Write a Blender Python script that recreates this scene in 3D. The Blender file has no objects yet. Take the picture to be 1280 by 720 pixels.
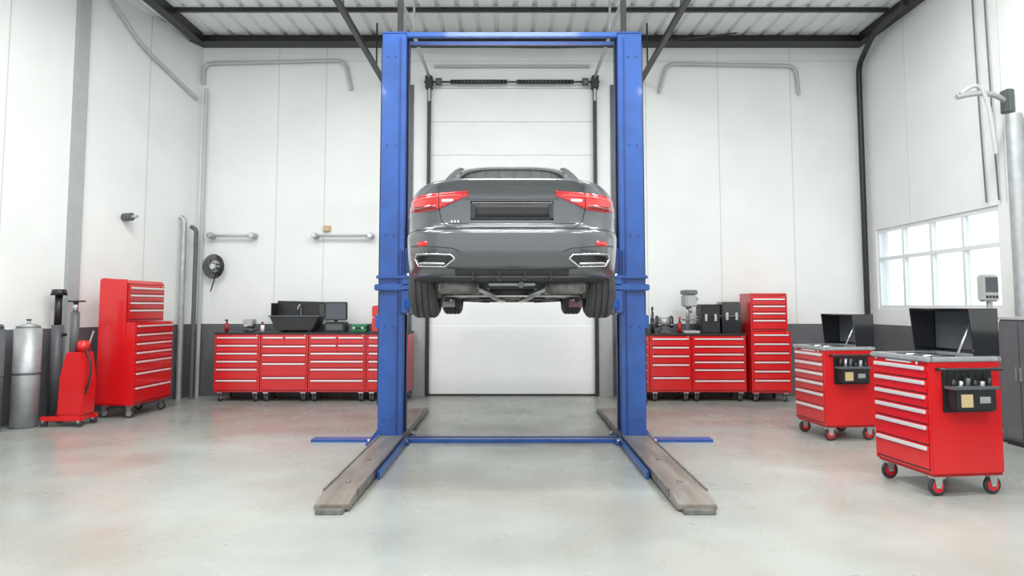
import bpy, bmesh, math, random
from mathutils import Vector, Matrix
random.seed(4)
sc = bpy.context.scene
sc.view_settings.view_transform = 'Standard'
sc.view_settings.look = 'None'
sc.view_settings.exposure = 0.14
COL = sc.collection

# ---------------------------------------------------------------- materials
def mat(name, col, rough=0.5, metal=0.0, coat=0.0, noise=0.0, nscale=8.0, bump=0.0, bscale=60.0, emit=0.0, spec=0.5):
    m = bpy.data.materials.new(name); m.use_nodes = True
    nt = m.node_tree; b = nt.nodes['Principled BSDF']
    b.inputs['Base Color'].default_value = (*col, 1)
    b.inputs['Roughness'].default_value = rough
    b.inputs['Metallic'].default_value = metal
    b.inputs['Coat Weight'].default_value = coat
    b.inputs['Coat Roughness'].default_value = 0.06
    b.inputs['Specular IOR Level'].default_value = spec
    tc = nt.nodes.new('ShaderNodeTexCoord')
    if noise > 0:
        n = nt.nodes.new('ShaderNodeTexNoise'); n.inputs['Scale'].default_value = nscale
        n.inputs['Detail'].default_value = 5
        nt.links.new(tc.outputs['Object'], n.inputs['Vector'])
        r = nt.nodes.new('ShaderNodeValToRGB')
        r.color_ramp.elements[0].position = 0.3; r.color_ramp.elements[1].position = 0.7
        r.color_ramp.elements[0].color = (*[c*(1-noise) for c in col], 1)
        r.color_ramp.elements[1].color = (*[min(1, c*(1+noise*0.5)) for c in col], 1)
        nt.links.new(n.outputs['Fac'], r.inputs['Fac'])
        nt.links.new(r.outputs['Color'], b.inputs['Base Color'])
    if bump > 0:
        n2 = nt.nodes.new('ShaderNodeTexNoise'); n2.inputs['Scale'].default_value = bscale
        nt.links.new(tc.outputs['Object'], n2.inputs['Vector'])
        bp = nt.nodes.new('ShaderNodeBump'); bp.inputs['Strength'].default_value = bump
        bp.inputs['Distance'].default_value = 0.01
        nt.links.new(n2.outputs['Fac'], bp.inputs['Height'])
        nt.links.new(bp.outputs['Normal'], b.inputs['Normal'])
    if emit > 0:
        b.inputs['Emission Color'].default_value = (*col, 1)
        b.inputs['Emission Strength'].default_value = emit
    return m

M_wall = mat('white_wall_panel', (0.81, 0.83, 0.815), 0.5, noise=0.04, nscale=1.2)
M_door = mat('door_white', (0.84, 0.86, 0.85), 0.4, noise=0.03, nscale=2)
M_joint = mat('panel_joint', (0.60, 0.62, 0.61), 0.6)
M_wains = mat('wainscot_grey', (0.12, 0.125, 0.135), 0.5, noise=0.2, nscale=3)
M_ceil = mat('ceiling_white', (0.82, 0.84, 0.83), 0.6)
M_black = mat('black_paint', (0.018, 0.018, 0.02), 0.4, noise=0.2)
M_blackg = mat('black_gloss', (0.012, 0.013, 0.016), 0.10, coat=0.7)
M_rubber = mat('rubber', (0.035, 0.036, 0.038), 0.65, bump=0.3)
M_tyre = mat('tyre_rubber', (0.065, 0.067, 0.07), 0.6, noise=0.2, bump=0.3)
M_red = mat('red_enamel', (0.64, 0.009, 0.012), 0.24, coat=0.4, noise=0.06, nscale=3)
M_redd = mat('red_dark', (0.38, 0.008, 0.010), 0.35)
M_steel = mat('steel', (0.62, 0.63, 0.64), 0.3, 0.9, noise=0.1)
M_alu = mat('alu_handle', (0.85, 0.85, 0.85), 0.35, 0.5)
M_galv = mat('galvanised', (0.45, 0.47, 0.48), 0.45, 0.5, noise=0.15, nscale=10)
M_greypaint = mat('grey_paint', (0.40, 0.42, 0.42), 0.5, noise=0.06)
M_pipe = mat('pipe_lightgrey', (0.48, 0.50, 0.50), 0.4)
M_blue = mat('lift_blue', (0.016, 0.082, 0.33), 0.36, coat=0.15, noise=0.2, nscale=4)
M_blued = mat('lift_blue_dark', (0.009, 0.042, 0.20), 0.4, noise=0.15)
M_paint = mat('car_paint', (0.105, 0.112, 0.122), 0.30, 0.55, coat=1.0)
M_glass = mat('car_glass', (0.05, 0.055, 0.06), 0.03, 0.35, coat=1.0, spec=1.0)
M_chrome = mat('chrome', (0.85, 0.86, 0.87), 0.12, 1.0)
M_tail = mat('tail_light_red', (0.60, 0.006, 0.010), 0.12, coat=1.0, emit=0.08)
M_tail2 = mat('tail_light_inner', (0.90, 0.08, 0.07), 0.15, coat=1.0, emit=0.25)
M_taild = mat('tail_light_dark', (0.22, 0.004, 0.008), 0.15, coat=1.0)
M_under = mat('underbody', (0.05, 0.052, 0.055), 0.55, 0.3, noise=0.3, nscale=12)
M_cast = mat('cast_metal', (0.26, 0.25, 0.24), 0.5, 0.7, noise=0.35, nscale=15)
M_green = mat('green_case', (0.02, 0.20, 0.08), 0.4)
M_yel = mat('yellow_plastic', (0.75, 0.45, 0.05), 0.4)
M_tan = mat('tan_label', (0.55, 0.42, 0.22), 0.5)
M_white = mat('white_plastic', (0.8, 0.8, 0.8), 0.4)
M_darkgrey = mat('dark_grey_paint', (0.10, 0.11, 0.12), 0.4, noise=0.1)
M_screen = mat('screen_glass', (0.05, 0.06, 0.07), 0.08, coat=0.5)
M_fill_lamp = mat('fill_lamp_emitter', (1, 1, 1), 0.5, emit=5.0)  # glowing diffuser of the added, out-of-view fixtures

def worn():
    m = mat('worn_steel', (0.32, 0.29, 0.26), 0.38, 0.4)
    nt = m.node_tree; b = nt.nodes['Principled BSDF']
    tc = nt.nodes.new('ShaderNodeTexCoord')
    mp = nt.nodes.new('ShaderNodeMapping'); mp.inputs['Scale'].default_value = (7, 1.0, 7)
    n = nt.nodes.new('ShaderNodeTexNoise'); n.inputs['Scale'].default_value = 1.2; n.inputs['Detail'].default_value = 6
    r = nt.nodes.new('ShaderNodeValToRGB')
    r.color_ramp.elements[0].position = 0.32; r.color_ramp.elements[0].color = (0.17, 0.14, 0.115, 1)
    r.color_ramp.elements[1].position = 0.68; r.color_ramp.elements[1].color = (0.32, 0.295, 0.265, 1)
    nt.links.new(tc.outputs['Object'], mp.inputs['Vector']); nt.links.new(mp.outputs['Vector'], n.inputs['Vector'])
    nt.links.new(n.outputs['Fac'], r.inputs['Fac']); nt.links.new(r.outputs['Color'], b.inputs['Base Color'])
    return m
M_worn = worn()

def floor_mat():
    m = mat('polished_concrete', (0.4, 0.42, 0.4), 0.25, spec=0.5)
    nt = m.node_tree; b = nt.nodes['Principled BSDF']
    tc = nt.nodes.new('ShaderNodeTexCoord')
    n = nt.nodes.new('ShaderNodeTexNoise'); n.inputs['Scale'].default_value = 0.5; n.inputs['Detail'].default_value = 7; n.inputs['Roughness'].default_value = 0.55
    nt.links.new(tc.outputs['Object'], n.inputs['Vector'])
    r = nt.nodes.new('ShaderNodeValToRGB'); cr = r.color_ramp
    cr.elements[0].position = 0.3; cr.elements[0].color = (0.25, 0.265, 0.245, 1)
    cr.elements[1].position = 0.7; cr.elements[1].color = (0.385, 0.41, 0.38, 1)
    e = cr.elements.new(0.5); e.color = (0.32, 0.34, 0.315, 1)
    nt.links.new(n.outputs['Fac'], r.inputs['Fac'])
    n3 = nt.nodes.new('ShaderNodeTexNoise'); n3.inputs['Scale'].default_value = 0.7; n3.inputs['Detail'].default_value = 5
    mp = nt.nodes.new('ShaderNodeMapping'); mp.inputs['Location'].default_value = (7.3, 2.2, 0)
    nt.links.new(tc.outputs['Object'], mp.inputs['Vector']); nt.links.new(mp.outputs['Vector'], n3.inputs['Vector'])
    r3 = nt.nodes.new('ShaderNodeValToRGB'); r3.color_ramp.elements[0].position = 0.48; r3.color_ramp.elements[1].position = 0.72
    r3.color_ramp.elements[0].color = (0, 0, 0, 1); r3.color_ramp.elements[1].color = (0.55, 0.55, 0.55, 1)
    nt.links.new(n3.outputs['Fac'], r3.inputs['Fac'])
    mx = nt.nodes.new('ShaderNodeMixRGB'); mx.inputs['Color2'].default_value = (0.26, 0.215, 0.18, 1)
    nt.links.new(r3.outputs['Color'], mx.inputs['Fac']); nt.links.new(r.outputs['Color'], mx.inputs['Color1'])
    nt.links.new(mx.outputs['Color'], b.inputs['Base Color'])
    n2 = nt.nodes.new('ShaderNodeTexNoise'); n2.inputs['Scale'].default_value = 1.1; n2.inputs['Detail'].default_value = 5
    nt.links.new(tc.outputs['Object'], n2.inputs['Vector'])
    mr = nt.nodes.new('ShaderNodeMapRange'); mr.inputs['From Min'].default_value = 0.3; mr.inputs['From Max'].default_value = 0.7
    mr.inputs['To Min'].default_value = 0.17; mr.inputs['To Max'].default_value = 0.40
    nt.links.new(n2.outputs['Fac'], mr.inputs['Value']); nt.links.new(mr.outputs['Result'], b.inputs['Roughness'])
    bp = nt.nodes.new('ShaderNodeBump'); bp.inputs['Strength'].default_value = 0.06; bp.inputs['Distance'].default_value = 0.02
    n4 = nt.nodes.new('ShaderNodeTexNoise'); n4.inputs['Scale'].default_value = 3.0
    nt.links.new(tc.outputs['Object'], n4.inputs['Vector'])
    nt.links.new(n4.outputs['Fac'], bp.inputs['Height']); nt.links.new(bp.outputs['Normal'], b.inputs['Normal'])
    return m
M_floor = floor_mat()

# ---------------------------------------------------------------- helpers
def empty(name, loc=(0, 0, 0), rz=0.0):
    o = bpy.data.objects.new(name, None); o.location = loc; o.rotation_euler = (0, 0, rz)
    o.empty_display_size = 0.1
    COL.objects.link(o); return o

def mesh_obj(name, bm, m, parent=None, smooth=False):
    me = bpy.data.meshes.new(name); bm.normal_update(); bm.to_mesh(me); bm.free()
    o = bpy.data.objects.new(name, me); COL.objects.link(o)
    if m: me.materials.append(m)
    if parent: o.parent = parent
    if smooth:
        for p in me.polygons: p.use_smooth = True
    return o

def box(par, name, x0, x1, y0, y1, z0, z1, m, bev=0.0):
    bm = bmesh.new()
    bmesh.ops.create_cube(bm, size=1)
    sx, sy, sz = abs(x1-x0), abs(y1-y0), abs(z1-z0)
    for v in bm.verts:
        v.co = Vector(((x0+x1)/2+v.co.x*sx, (y0+y1)/2+v.co.y*sy, (z0+z1)/2+v.co.z*sz))
    if bev > 0:
        bev = min(bev, sx*0.45, sy*0.45, sz*0.45)
        bmesh.ops.bevel(bm, geom=bm.edges[:], offset=bev, segments=2, affect='EDGES')
    return mesh_obj(name, bm, m, par)

def cyl(par, name, p0, p1, r, m, r2=None, seg=24, bev=0.0):
    p0 = Vector(p0); p1 = Vector(p1); d = p1-p0
    bm = bmesh.new()
    bmesh.ops.create_cone(bm, cap_ends=True, segments=seg, radius1=r, radius2=r if r2 is None else r2, depth=d.length)
    if bev > 0:
        ed = [e for e in bm.edges if any(len(f.verts) > 4 for f in e.link_faces)]
        bmesh.ops.bevel(bm, geom=ed, offset=bev, segments=3, affect='EDGES')
    M = Matrix.Translation((p0+p1)/2) @ d.to_track_quat('Z', 'Y').to_matrix().to_4x4()
    bmesh.ops.transform(bm, matrix=M, verts=bm.verts)
    o = mesh_obj(name, bm, m, par)
    for p in o.data.polygons:
        p.use_smooth = len(p.vertices) <= 4
    return o

def tube(par, name, pts, r, m, cyclic=False, smooth=False):
    cu = bpy.data.curves.new(name, 'CURVE'); cu.dimensions = '3D'; cu.bevel_depth = r; cu.bevel_resolution = 3
    cu.use_fill_caps = True
    if smooth:
        s = cu.splines.new('NURBS'); s.points.add(len(pts)-1)
        for i, p in enumerate(pts): s.points[i].co = (*p, 1)
        s.use_endpoint_u = True; s.order_u = 3; s.use_cyclic_u = cyclic
    else:
        s = cu.splines.new('POLY'); s.points.add(len(pts)-1)
        for i, p in enumerate(pts): s.points[i].co = (*p, 1)
        s.use_cyclic_u = cyclic
    cu.materials.append(m)
    o = bpy.data.objects.new(name, cu); COL.objects.link(o)
    dg = bpy.context.evaluated_depsgraph_get(); dg.update()
    me = bpy.data.meshes.new_from_object(o.evaluated_get(dg))
    bpy.data.objects.remove(o)
    o2 = bpy.data.objects.new(name, me); COL.objects.link(o2)
    if par: o2.parent = par
    for p in me.polygons: p.use_smooth = True
    return o2

def bent(pts, rad=0.12, n=5):
    P = [Vector(p) for p in pts]; out = [P[0]]
    for i in range(1, len(P)-1):
        a = (P[i-1]-P[i]); c = (P[i+1]-P[i]); ra = min(rad, a.length*0.45, c.length*0.45)
        s = P[i]+a.normalized()*ra; e = P[i]+c.normalized()*ra
        for k in range(n+1):
            t = k/n; out.append(s*(1-t)**2 + P[i]*2*t*(1-t) + e*t*t)
    out.append(P[-1]); return [tuple(p) for p in out]

def prism(par, name, poly, axis, a0, a1, m, bev=0.0):
    bm = bmesh.new()
    def mk(p, a):
        return {'y': (p[0], a, p[1]), 'x': (a, p[0], p[1]), 'z': (p[0], p[1], a)}[axis]
    v0 = [bm.verts.new(mk(p, a0)) for p in poly]; v1 = [bm.verts.new(mk(p, a1)) for p in poly]
    n = len(poly)
    bm.faces.new(v0); bm.faces.new(v1[::-1])
    for i in range(n): bm.faces.new((v0[i], v0[(i+1) % n], v1[(i+1) % n], v1[i]))
    bmesh.ops.recalc_face_normals(bm, faces=bm.faces)
    if bev > 0: bmesh.ops.bevel(bm, geom=bm.edges[:], offset=bev, segments=2, affect='EDGES')
    return mesh_obj(name, bm, m, par)

# ---------------------------------------------------------------- room
YB = 11.5; ZC = 6.1; XR = 6.02; XL = -5.34; YF = -3.0
def lx(y): return XL-0.3677*(YB-y)
box(None, 'floor', -11, 6.3, YF, YB+0.3, -0.15, 0, M_floor)
bm = bmesh.new()
prof = []; x = -11.0
while x < 6.3:
    prof += [(x, ZC), (x+0.20, ZC), (x+0.225, ZC+0.04), (x+0.275, ZC+0.04)]; x += 0.30
r0 = [bm.verts.new((p[0], YF, p[1])) for p in prof]; r1 = [bm.verts.new((p[0], YB+0.3, p[1])) for p in prof]
r2 = [bm.verts.new((p[0], YF, ZC+0.2)) for p in (prof[0], prof[-1])]; r3 = [bm.verts.new((p[0], YB+0.3, ZC+0.2)) for p in (prof[0], prof[-1])]
for i in range(len(prof)-1): bm.faces.new((r0[i], r0[i+1], r1[i+1], r1[i]))
bm.faces.new((r2[0], r2[1], r3[1], r3[0]))
mesh_obj('ceiling', bm, M_ceil)
DX0, DX1, DZ = -1.42, 1.42, 5.25
box(None, 'wall_back', XL-0.3, DX0, YB, YB+0.2, 0, ZC, M_wall)
box(None, 'wall_back', DX1, XR+0.2, YB, YB+0.2, 0, ZC, M_wall)
box(None, 'wall_back', DX0, DX1, YB, YB+0.2, DZ, ZC, M_wall)
for i, xx in enumerate([-4.02, -3.2, 2.3, 3.55, 4.8]):
    box(None, 'trim_panel', xx-0.006, xx+0.006, YB-0.004, YB, 1.2, ZC, M_joint)
box(None, 'trim_panel', XL, XR, YB-0.003, YB, 5.72, 5.732, M_joint)
box(None, 'baseboard_back', XL, -1.8, YB-0.03, YB-0.005, 0, 1.2, M_wains)
box(None, 'baseboard_back', 1.8, XR-0.03, YB-0.03, YB-0.005, 0, 1.2, M_wains)
prism(None, 'wall_left', [(lx(YB+0.2), YB+0.2), (lx(YF), YF), (lx(YF)-0.2, YF), (lx(YB+0.2)-0.3, YB+0.2)], 'z', 0, ZC, M_wall)
prism(None, 'baseboard_left', [(lx(YB)+0.01, YB-0.05), (lx(YF)+0.02, YF), (lx(YF)-0.01, YF), (lx(YB)-0.02, YB-0.05)], 'z', 0, 1.2, M_wains)
def lwall_strip(name, y, w, t, z0, z1, m):
    d = Vector((0.3677, 1, 0)).normalized()
    nrm = Vector((d.y, -d.x, 0)); p = Vector((lx(y), y, 0))
    q = [p-d*w/2, p+d*w/2, p+d*w/2+nrm*t, p-d*w/2+nrm*t]
    return prism(None, name, [(a.x, a.y) for a in q], 'z', z0, z1, m)
lwall_strip('column_grey', 9.40, 0.17, 0.08, 0, ZC, M_greypaint)
lwall_strip('trim_panel', 10.5, 0.015, 0.006, 1.2, ZC, M_joint)
lwall_strip('trim_panel', 8.5, 0.015, 0.006, 1.2, ZC, M_joint)
WY0, WY1, WZ0, WZ1 = 8.35, 11.2, 1.45, 2.75
wr = empty('wall_right')
box(wr, 'lower', XR, XR+0.2, YF, YB+0.2, 0, WZ0, M_wall)
box(wr, 'upper', XR, XR+0.2, YF, YB+0.2, WZ1, ZC, M_wall)
box(wr, 'near', XR, XR+0.2, YF, WY0, WZ0, WZ1, M_wall)
box(wr, 'far', XR, XR+0.2, WY1, YB+0.2, WZ0, WZ1, M_wall)
for i, yy in enumerate([10.2, 8.2, 6.2]):
    box(wr, 'joint_%d' % i, XR-0.004, XR, yy-0.006, yy+0.006, WZ1, ZC, M_joint)
box(None, 'baseboard_right', XR-0.025, XR, YF, YB-0.03, 0, 1.2, M_wains)
win = empty('window_1')
M_frame = mat('window_frame', (0.74, 0.77, 0.78), 0.4)
for nm, a in {'sill': (WY0, WY1, WZ0, WZ0+0.06), 'head': (WY0, WY1, WZ1-0.05, WZ1), 'mid': (WY0, WY1, 2.24, 2.29)}.items():
    box(win, nm, XR+0.02, XR+0.10, *a, M_frame)
for i, yy in enumerate([WY0, 9.05, 9.75, 10.45, WY1-0.05]):
    box(win, 'mullion_%d' % i, XR+0.025, XR+0.095, yy, yy+0.05, WZ0, WZ1, M_frame)
mg = bpy.data.materials.new('window_glass'); mg.use_nodes = True
nt = mg.node_tree; nt.nodes.clear()
o_ = nt.nodes.new('ShaderNodeOutputMaterial'); t_ = nt.nodes.new('ShaderNodeBsdfTransparent'); g_ = nt.nodes.new('ShaderNodeBsdfGlossy')
mxs = nt.nodes.new('ShaderNodeMixShader'); mxs.inputs[0].default_value = 0.08; g_.inputs['Roughness'].default_value = 0.05
t_.inputs['Color'].default_value = (0.95, 0.97, 0.97, 1)
nt.links.new(t_.outputs[0], mxs.inputs[1]); nt.links.new(g_.outputs[0], mxs.inputs[2]); nt.links.new(mxs.outputs[0], o_.inputs[0])
box(win, 'glass', XR+0.055, XR+0.061, WY0+0.01, WY1-0.01, WZ0+0.01, WZ1-0.01, mg)

dr = empty('door_1')
nz = 9; ph = DZ/nz
for i in range(nz):
    box(dr, 'section_%d' % i, DX0+0.002, DX1-0.002, YB+0.03, YB+0.09, i*ph+0.003, (i+1)*ph-0.003, M_door, 0.004)
box(dr, 'seal', DX0+0.002, DX1-0.002, YB+0.02, YB+0.1, 0.001, 0.03, M_black)
tr = empty('garage_door_track')
for s in (-1, 1):
    xo = 1.42*s
    box(tr, 'vertical_track', xo-0.03, xo+0.03, YB-0.07, YB-0.001, 0, 5.4, M_black)
    box(tr, 'jamb_trim', xo+0.30*s-0.03, xo+0.30*s+0.03, YB-0.03, YB-0.001, 0, 5.3, M_darkgrey)
    box(tr, 'jamb_infill', min(xo+0.04*s, xo+0.27*s), max(xo+0.04*s, xo+0.27*s), YB-0.015, YB-0.001, 0, 1.5, M_greypaint)
    tube(tr, 'horizontal_track', bent([(xo, YB-0.06, 5.0), (xo, YB-0.06, 5.42), (xo, 4.0, 5.42)], 0.3), 0.028, M_galv)
    for k, yy in enumerate((9.6, 7.0)):
        box(tr, 'hanger_%d' % k, xo-0.015, xo+0.015, yy-0.015, yy+0.015, 5.42, ZC, M_galv)
    box(tr, 'bearing_plate', xo-0.06, xo+0.06, YB-0.16, YB-0.001, 5.22, 5.42, M_black)
cyl(tr, 'torsion_shaft', (-1.5, YB-0.12, 5.32), (1.5, YB-0.12, 5.32), 0.014, M_black)
for s in (-1, 1):
    cyl(tr, 'torsion_spring', (0.08*s, YB-0.12, 5.32), (1.05*s, YB-0.12, 5.32), 0.036, M_black)
    for k in range(16):
        xk = (0.1+0.06*k)*s
        cyl(tr, 'coil_%d' % k, (xk, YB-0.12, 5.32), (xk+0.015, YB-0.12, 5.32), 0.044, M_darkgrey, seg=14)
    cyl(tr, 'cable_drum', (1.2*s, YB-0.12, 5.32), (1.3*s, YB-0.12, 5.32), 0.065, M_darkgrey)

rb = empty('roof_beams')
box(rb, 'back_beam', XL-0.2, XR, YB-0.22, YB-0.02, ZC-0.12, ZC, M_black)
box(rb, 'back_beam_flange', XL-0.2, XR, YB-0.30, YB-0.0, ZC-0.14, ZC-0.12, M_black)
box(rb, 'side_beam_l', XL-0.04, XL+0.12, YF+0.1, YB-0.3, ZC-0.16, ZC, M_black)
box(rb, 'side_beam_r', XR-0.16, XR-0.01, YF+0.1, YB-0.3, ZC-0.16, ZC, M_black)
for i, xx in enumerate((-2.2, 2.2)):
    box(rb, 'rail_%d' % i, xx-0.035, xx+0.035, 2.0, YB-0.02, 5.30, 5.37, M_black)
    for yy in (10.8, 8.6, 6.0):
        box(rb, 'rail_hanger', xx-0.012, xx+0.012, yy-0.012, yy+0.012, 5.36, ZC, M_black)
box(rb, 'cross_beam', XL+0.12, XR-0.2, 10.2, 10.26, ZC-0.06, ZC, M_black)
tube(None, 'ceiling_cable', [(-1.72, YB-0.35, 5.9), (0.4, YB-0.38, 5.78), (2.3, YB-0.35, 5.9), (3.7, 10.9, 5.98)], 0.012, M_black, smooth=True)

tube(None, 'wall_conduit', bent([(-5.30, YB-0.06, 5.3), (-5.30, YB-0.06, 5.66), (-2.88, YB-0.06, 5.72), (-2.76, YB-0.06, 5.2)], 0.15), 0.030, M_pipe)
tube(None, 'wall_conduit', bent([(2.52, YB-0.06, 5.15), (2.66, YB-0.06, 5.66), (4.88, YB-0.06, 5.62), (4.92, YB-0.06, 5.12)], 0.15), 0.030, M_pipe)
tube(None, 'overhead_pipe', [(-1.34, YB-0.05, 5.62), (1.34, YB-0.05, 5.62)], 0.025, M_pipe)
tube(None, 'corner_riser', [(-5.22, YB-0.12, 0.0), (-5.22, YB-0.12, 5.2)], 0.035, M_pipe)
tube(None, 'corner_pipe', bent([(-5.36, YB-0.45, 0.0), (-5.36, YB-0.45, 2.9), (-5.42, YB-0.46, 2.95)], 0.15), 0.045, M_galv)
tube(None, 'water_pipe', bent([(-5.18, YB-0.4, 0.0), (-5.18, YB-0.4, 2.75), (-5.27, YB-0.41, 2.8)], 0.12), 0.035, M_darkgrey)
tube(None, 'drain_pipe', bent([(5.93, YB-0.12, 0.0), (5.93, YB-0.12, 5.6), (5.78, 10.6, 5.85), (5.72, 9.6, 5.9)], 0.2), 0.045, M_black)
tube(None, 'diagonal_conduit', bent([(lx(11.35)+.06, 11.32, 5.0), (lx(10.3)+0.07, 10.3, 5.5), (lx(9.75)+0.07, 9.75, 6.0)], 0.2), 0.028, M_pipe)
for (a, b2) in ((-5.10, -4.36), (-3.35, -2.38)):
    w_ = empty('wall_rail')
    cyl(w_, 'bar', (a, YB-0.12, 2.68), (b2, YB-0.12, 2.68), 0.024, M_pipe)
    for xx in (a+0.03, b2):
        cyl(w_, 'knob', (xx, YB-0.17, 2.68), (xx, YB-0.001, 2.68), 0.05, M_galv)
        cyl(w_, 'knob_cap', (xx, YB-0.2, 2.68), (xx, YB-0.17, 2.68), 0.035, M_steel)
w_ = empty('wall_bracket')
cyl(w_, 'body', (lx(10.15)+0.01, 10.15, 2.83), (lx(10.15)+0.15, 10.1, 2.83), 0.06, M_darkgrey)
cyl(w_, 'arm', (lx(10.15)+0.1, 10.12, 2.83), (lx(10.15)+0.25, 10.07, 2.83), 0.025, M_galv)
box(None, 'wall_sensor', -3.20, -3.08, YB-0.06, YB-0.004, 2.76, 2.86, M_tan, 0.01)
hr = empty('hose_reel', (-4.99, YB-0.15, 2.16))
cyl(hr, 'mount', (0, 0.03, 0), (0, 0.145, 0), 0.06, M_darkgrey)
for k in range(5):
    R = 0.18-0.02*k
    tube(hr, 'hose_%d' % k, [(R*math.cos(a*math.pi/12)*0.95+0.01*k, -0.01*k, R*1.1*math.sin(a*math.pi/12)) for a in range(24)], 0.009, M_black, cyclic=True)
for a in range(3):
    t = a*math.pi/3; cyl(hr, 'spoke_%d' % a, (0.17*math.cos(t), 0.02, 0.17*math.sin(t)), (-0.17*math.cos(t), 0.02, -0.17*math.sin(t)), 0.008, M_steel, seg=8)
cyl(hr, 'hub', (0, -0.05, 0), (0, 0.03, 0), 0.045, M_steel)
tube(hr, 'hose_tail', [(0.05, -0.02, -0.1), (0.02, -0.02, -0.28), (-0.03, -0.02, -0.42)], 0.010, M_black, smooth=True)

# ---------------------------------------------------------------- car lift
lift = empty('two_post_car_lift')
PY = 7.72
for s in (-1, 1):
    xi, xo = 1.20*s, 1.475*s
    def bx(nm, xa, xb, *r, **k): return box(lift, nm, min(xa, xb), max(xa, xb), *r, **k)
    bx('column_web', xo-0.02*s, xo, PY-0.16, PY+0.16, 0.02, 4.60, M_blue, bev=0.006)
    bx('column_front', xi, xo, PY-0.165, PY-0.145, 0.02, 4.60, M_blue, bev=0.006)
    bx('column_rear', xi, xo, PY+0.145, PY+0.165, 0.02, 4.60, M_blue, bev=0.006)
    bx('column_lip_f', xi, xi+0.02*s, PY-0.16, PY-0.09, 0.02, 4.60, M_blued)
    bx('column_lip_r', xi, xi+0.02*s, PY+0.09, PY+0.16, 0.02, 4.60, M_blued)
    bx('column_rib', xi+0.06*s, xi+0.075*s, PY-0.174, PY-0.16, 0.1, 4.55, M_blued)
    bx('column_cap', xi-0.005*s, xo+0.005*s, PY-0.17, PY+0.17, 4.60, 4.62, M_blue, bev=0.004)
    bx('base_plate', 1.12*s, 1.58*s, PY-0.28, PY+0.28, 0.0, 0.022, M_blue)
    bx('outrigger', 1.5*s, 2.22*s, PY-0.10, PY+0.06, 0.0, 0.03, M_blue)
    prism(lift, 'gusset', [(1.475*s, 0.02), (1.58*s, 0.02), (1.475*s, 0.16)], 'y', PY-0.05, PY-0.03, M_blue)
    for k, (ax, ay) in enumerate(((1.15, -0.24), (1.55, -0.24), (1.15, 0.24), (1.55, 0.24))):
        cyl(lift, 'anchor_bolt_%d' % k, (ax*s, PY+ay, 0.02), (ax*s, PY+ay, 0.06), 0.018, M_steel, seg=8)
    for k in range(5):
        for q in (0.12, 0.21):
            cyl(lift, 'column_bolt_%d' % k, (xi+q*s, PY-0.174, 0.25+1.02*k), (xi+q*s, PY-0.16, 0.25+1.02*k), 0.009, M_blued, seg=8)
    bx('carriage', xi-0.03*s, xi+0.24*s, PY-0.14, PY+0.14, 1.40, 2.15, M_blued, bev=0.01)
    bx('carriage_head', xi-0.10*s, xo+0.045*s, PY-0.22, PY-0.165, 1.67, 1.74, M_blue, bev=0.01)
    bx('carriage_head2', xi-0.06*s, xo+0.03*s, PY-0.21, PY-0.165, 1.80, 1.84, M_blue, bev=0.01)
    bx('carriage_strap', xi+0.02*s, xi+0.05*s, PY-0.20, PY-0.165, 1.42, 2.12, M_blued, bev=0.004)
    bx('carriage_plate', xi-0.07*s, xi+0.02*s, PY-0.21, PY+0.21, 1.42, 1.80, M_blue, bev=0.01)
    cyl(lift, 'arm_pin_f', (xi-0.05*s, PY-0.16, 1.40), (xi-0.05*s, PY-0.16, 1.86), 0.028, M_steel)
    cyl(lift, 'arm_pin_r', (xi-0.05*s, PY+0.16, 1.40), (xi-0.05*s, PY+0.16, 1.86), 0.028, M_steel)
    for k, (yy, xx) in enumerate(((6.95, 0.74), (8.45, 0.74))):
        a = Vector((xi-0.05*s, PY+(-0.16 if k == 0 else 0.16), 1.52)); b = Vector((xx*s, yy, 1.52))
        d = (b-a).normalized(); q = Vector((-d.y, d.x, 0))
        mid = a+d*(b-a).length*0.6
        for nm, p, e, hw, hz in (('swing_arm', a, mid, 0.06, 0.045), ('arm_extension', mid-d*0.1, b, 0.045, 0.033)):
            poly = [p+q*hw, e+q*hw, e-q*hw, p-q*hw]
            prism(lift, '%s_%d' % (nm, k), [(v.x, v.y) for v in poly], 'z', 1.52-hz, 1.52+hz, M_blue if nm == 'swing_arm' else M_steel)
        cyl(lift, 'pad_stem_%d' % k, (b.x, b.y, 1.54), (b.x, b.y, 1.60), 0.03, M_steel)
        cyl(lift, 'pad_%d' % k, (b.x, b.y, 1.59), (b.x, b.y, 1.650), 0.06, M_rubber)
    xa, xb = (1.19*s, 1.45*s) if s < 0 else (1.21, 1.50)
    prof = [(5.08, 0.01), (9.85, 0.01), (9.85, 0.04), (9.4, 0.085), (5.32, 0.085), (5.08, 0.05)]
    prism(lift, 'floor_arm', prof, 'x', min(xa, xb), max(xa, xb), M_worn, bev=0.006)
    box(lift, 'arm_edge_i', xa-0.008, xa+0.008, 5.35, 9.35, 0.03, 0.095, M_cast)
    box(lift, 'arm_edge_o', xb-0.008, xb+0.008, 5.35, 9.35, 0.03, 0.095, M_cast)
    box(lift, 'arm_guide', xa-0.035*s-0.012, xa-0.035*s+0.012, 6.0, 7.58, 0.0, 0.07, M_blue, 0.004)
    box(lift, 'arm_tip_plate', min(xa, xb)+0.03, max(xa, xb)-0.03, 5.00, 5.12, 0.0, 0.03, M_cast, 0.006)
    for k, yy in enumerate((5.6, 6.4)):
        cyl(lift, 'arm_stud_%d' % k, ((xa+xb)/2, yy, 0.083), ((xa+xb)/2, yy, 0.095), 0.022, M_cast)
    tube(lift, 'hydraulic_hose', [(xo+0.02*s, PY-0.06, 0.4), (xo+0.02*s, PY-0.06, 4.5)], 0.010, M_black)
    tube(lift, 'cable', [(xi-0.01*s, PY-0.04, 1.9), (xi-0.01*s, PY-0.04, 4.55)], 0.008, M_black)
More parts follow.
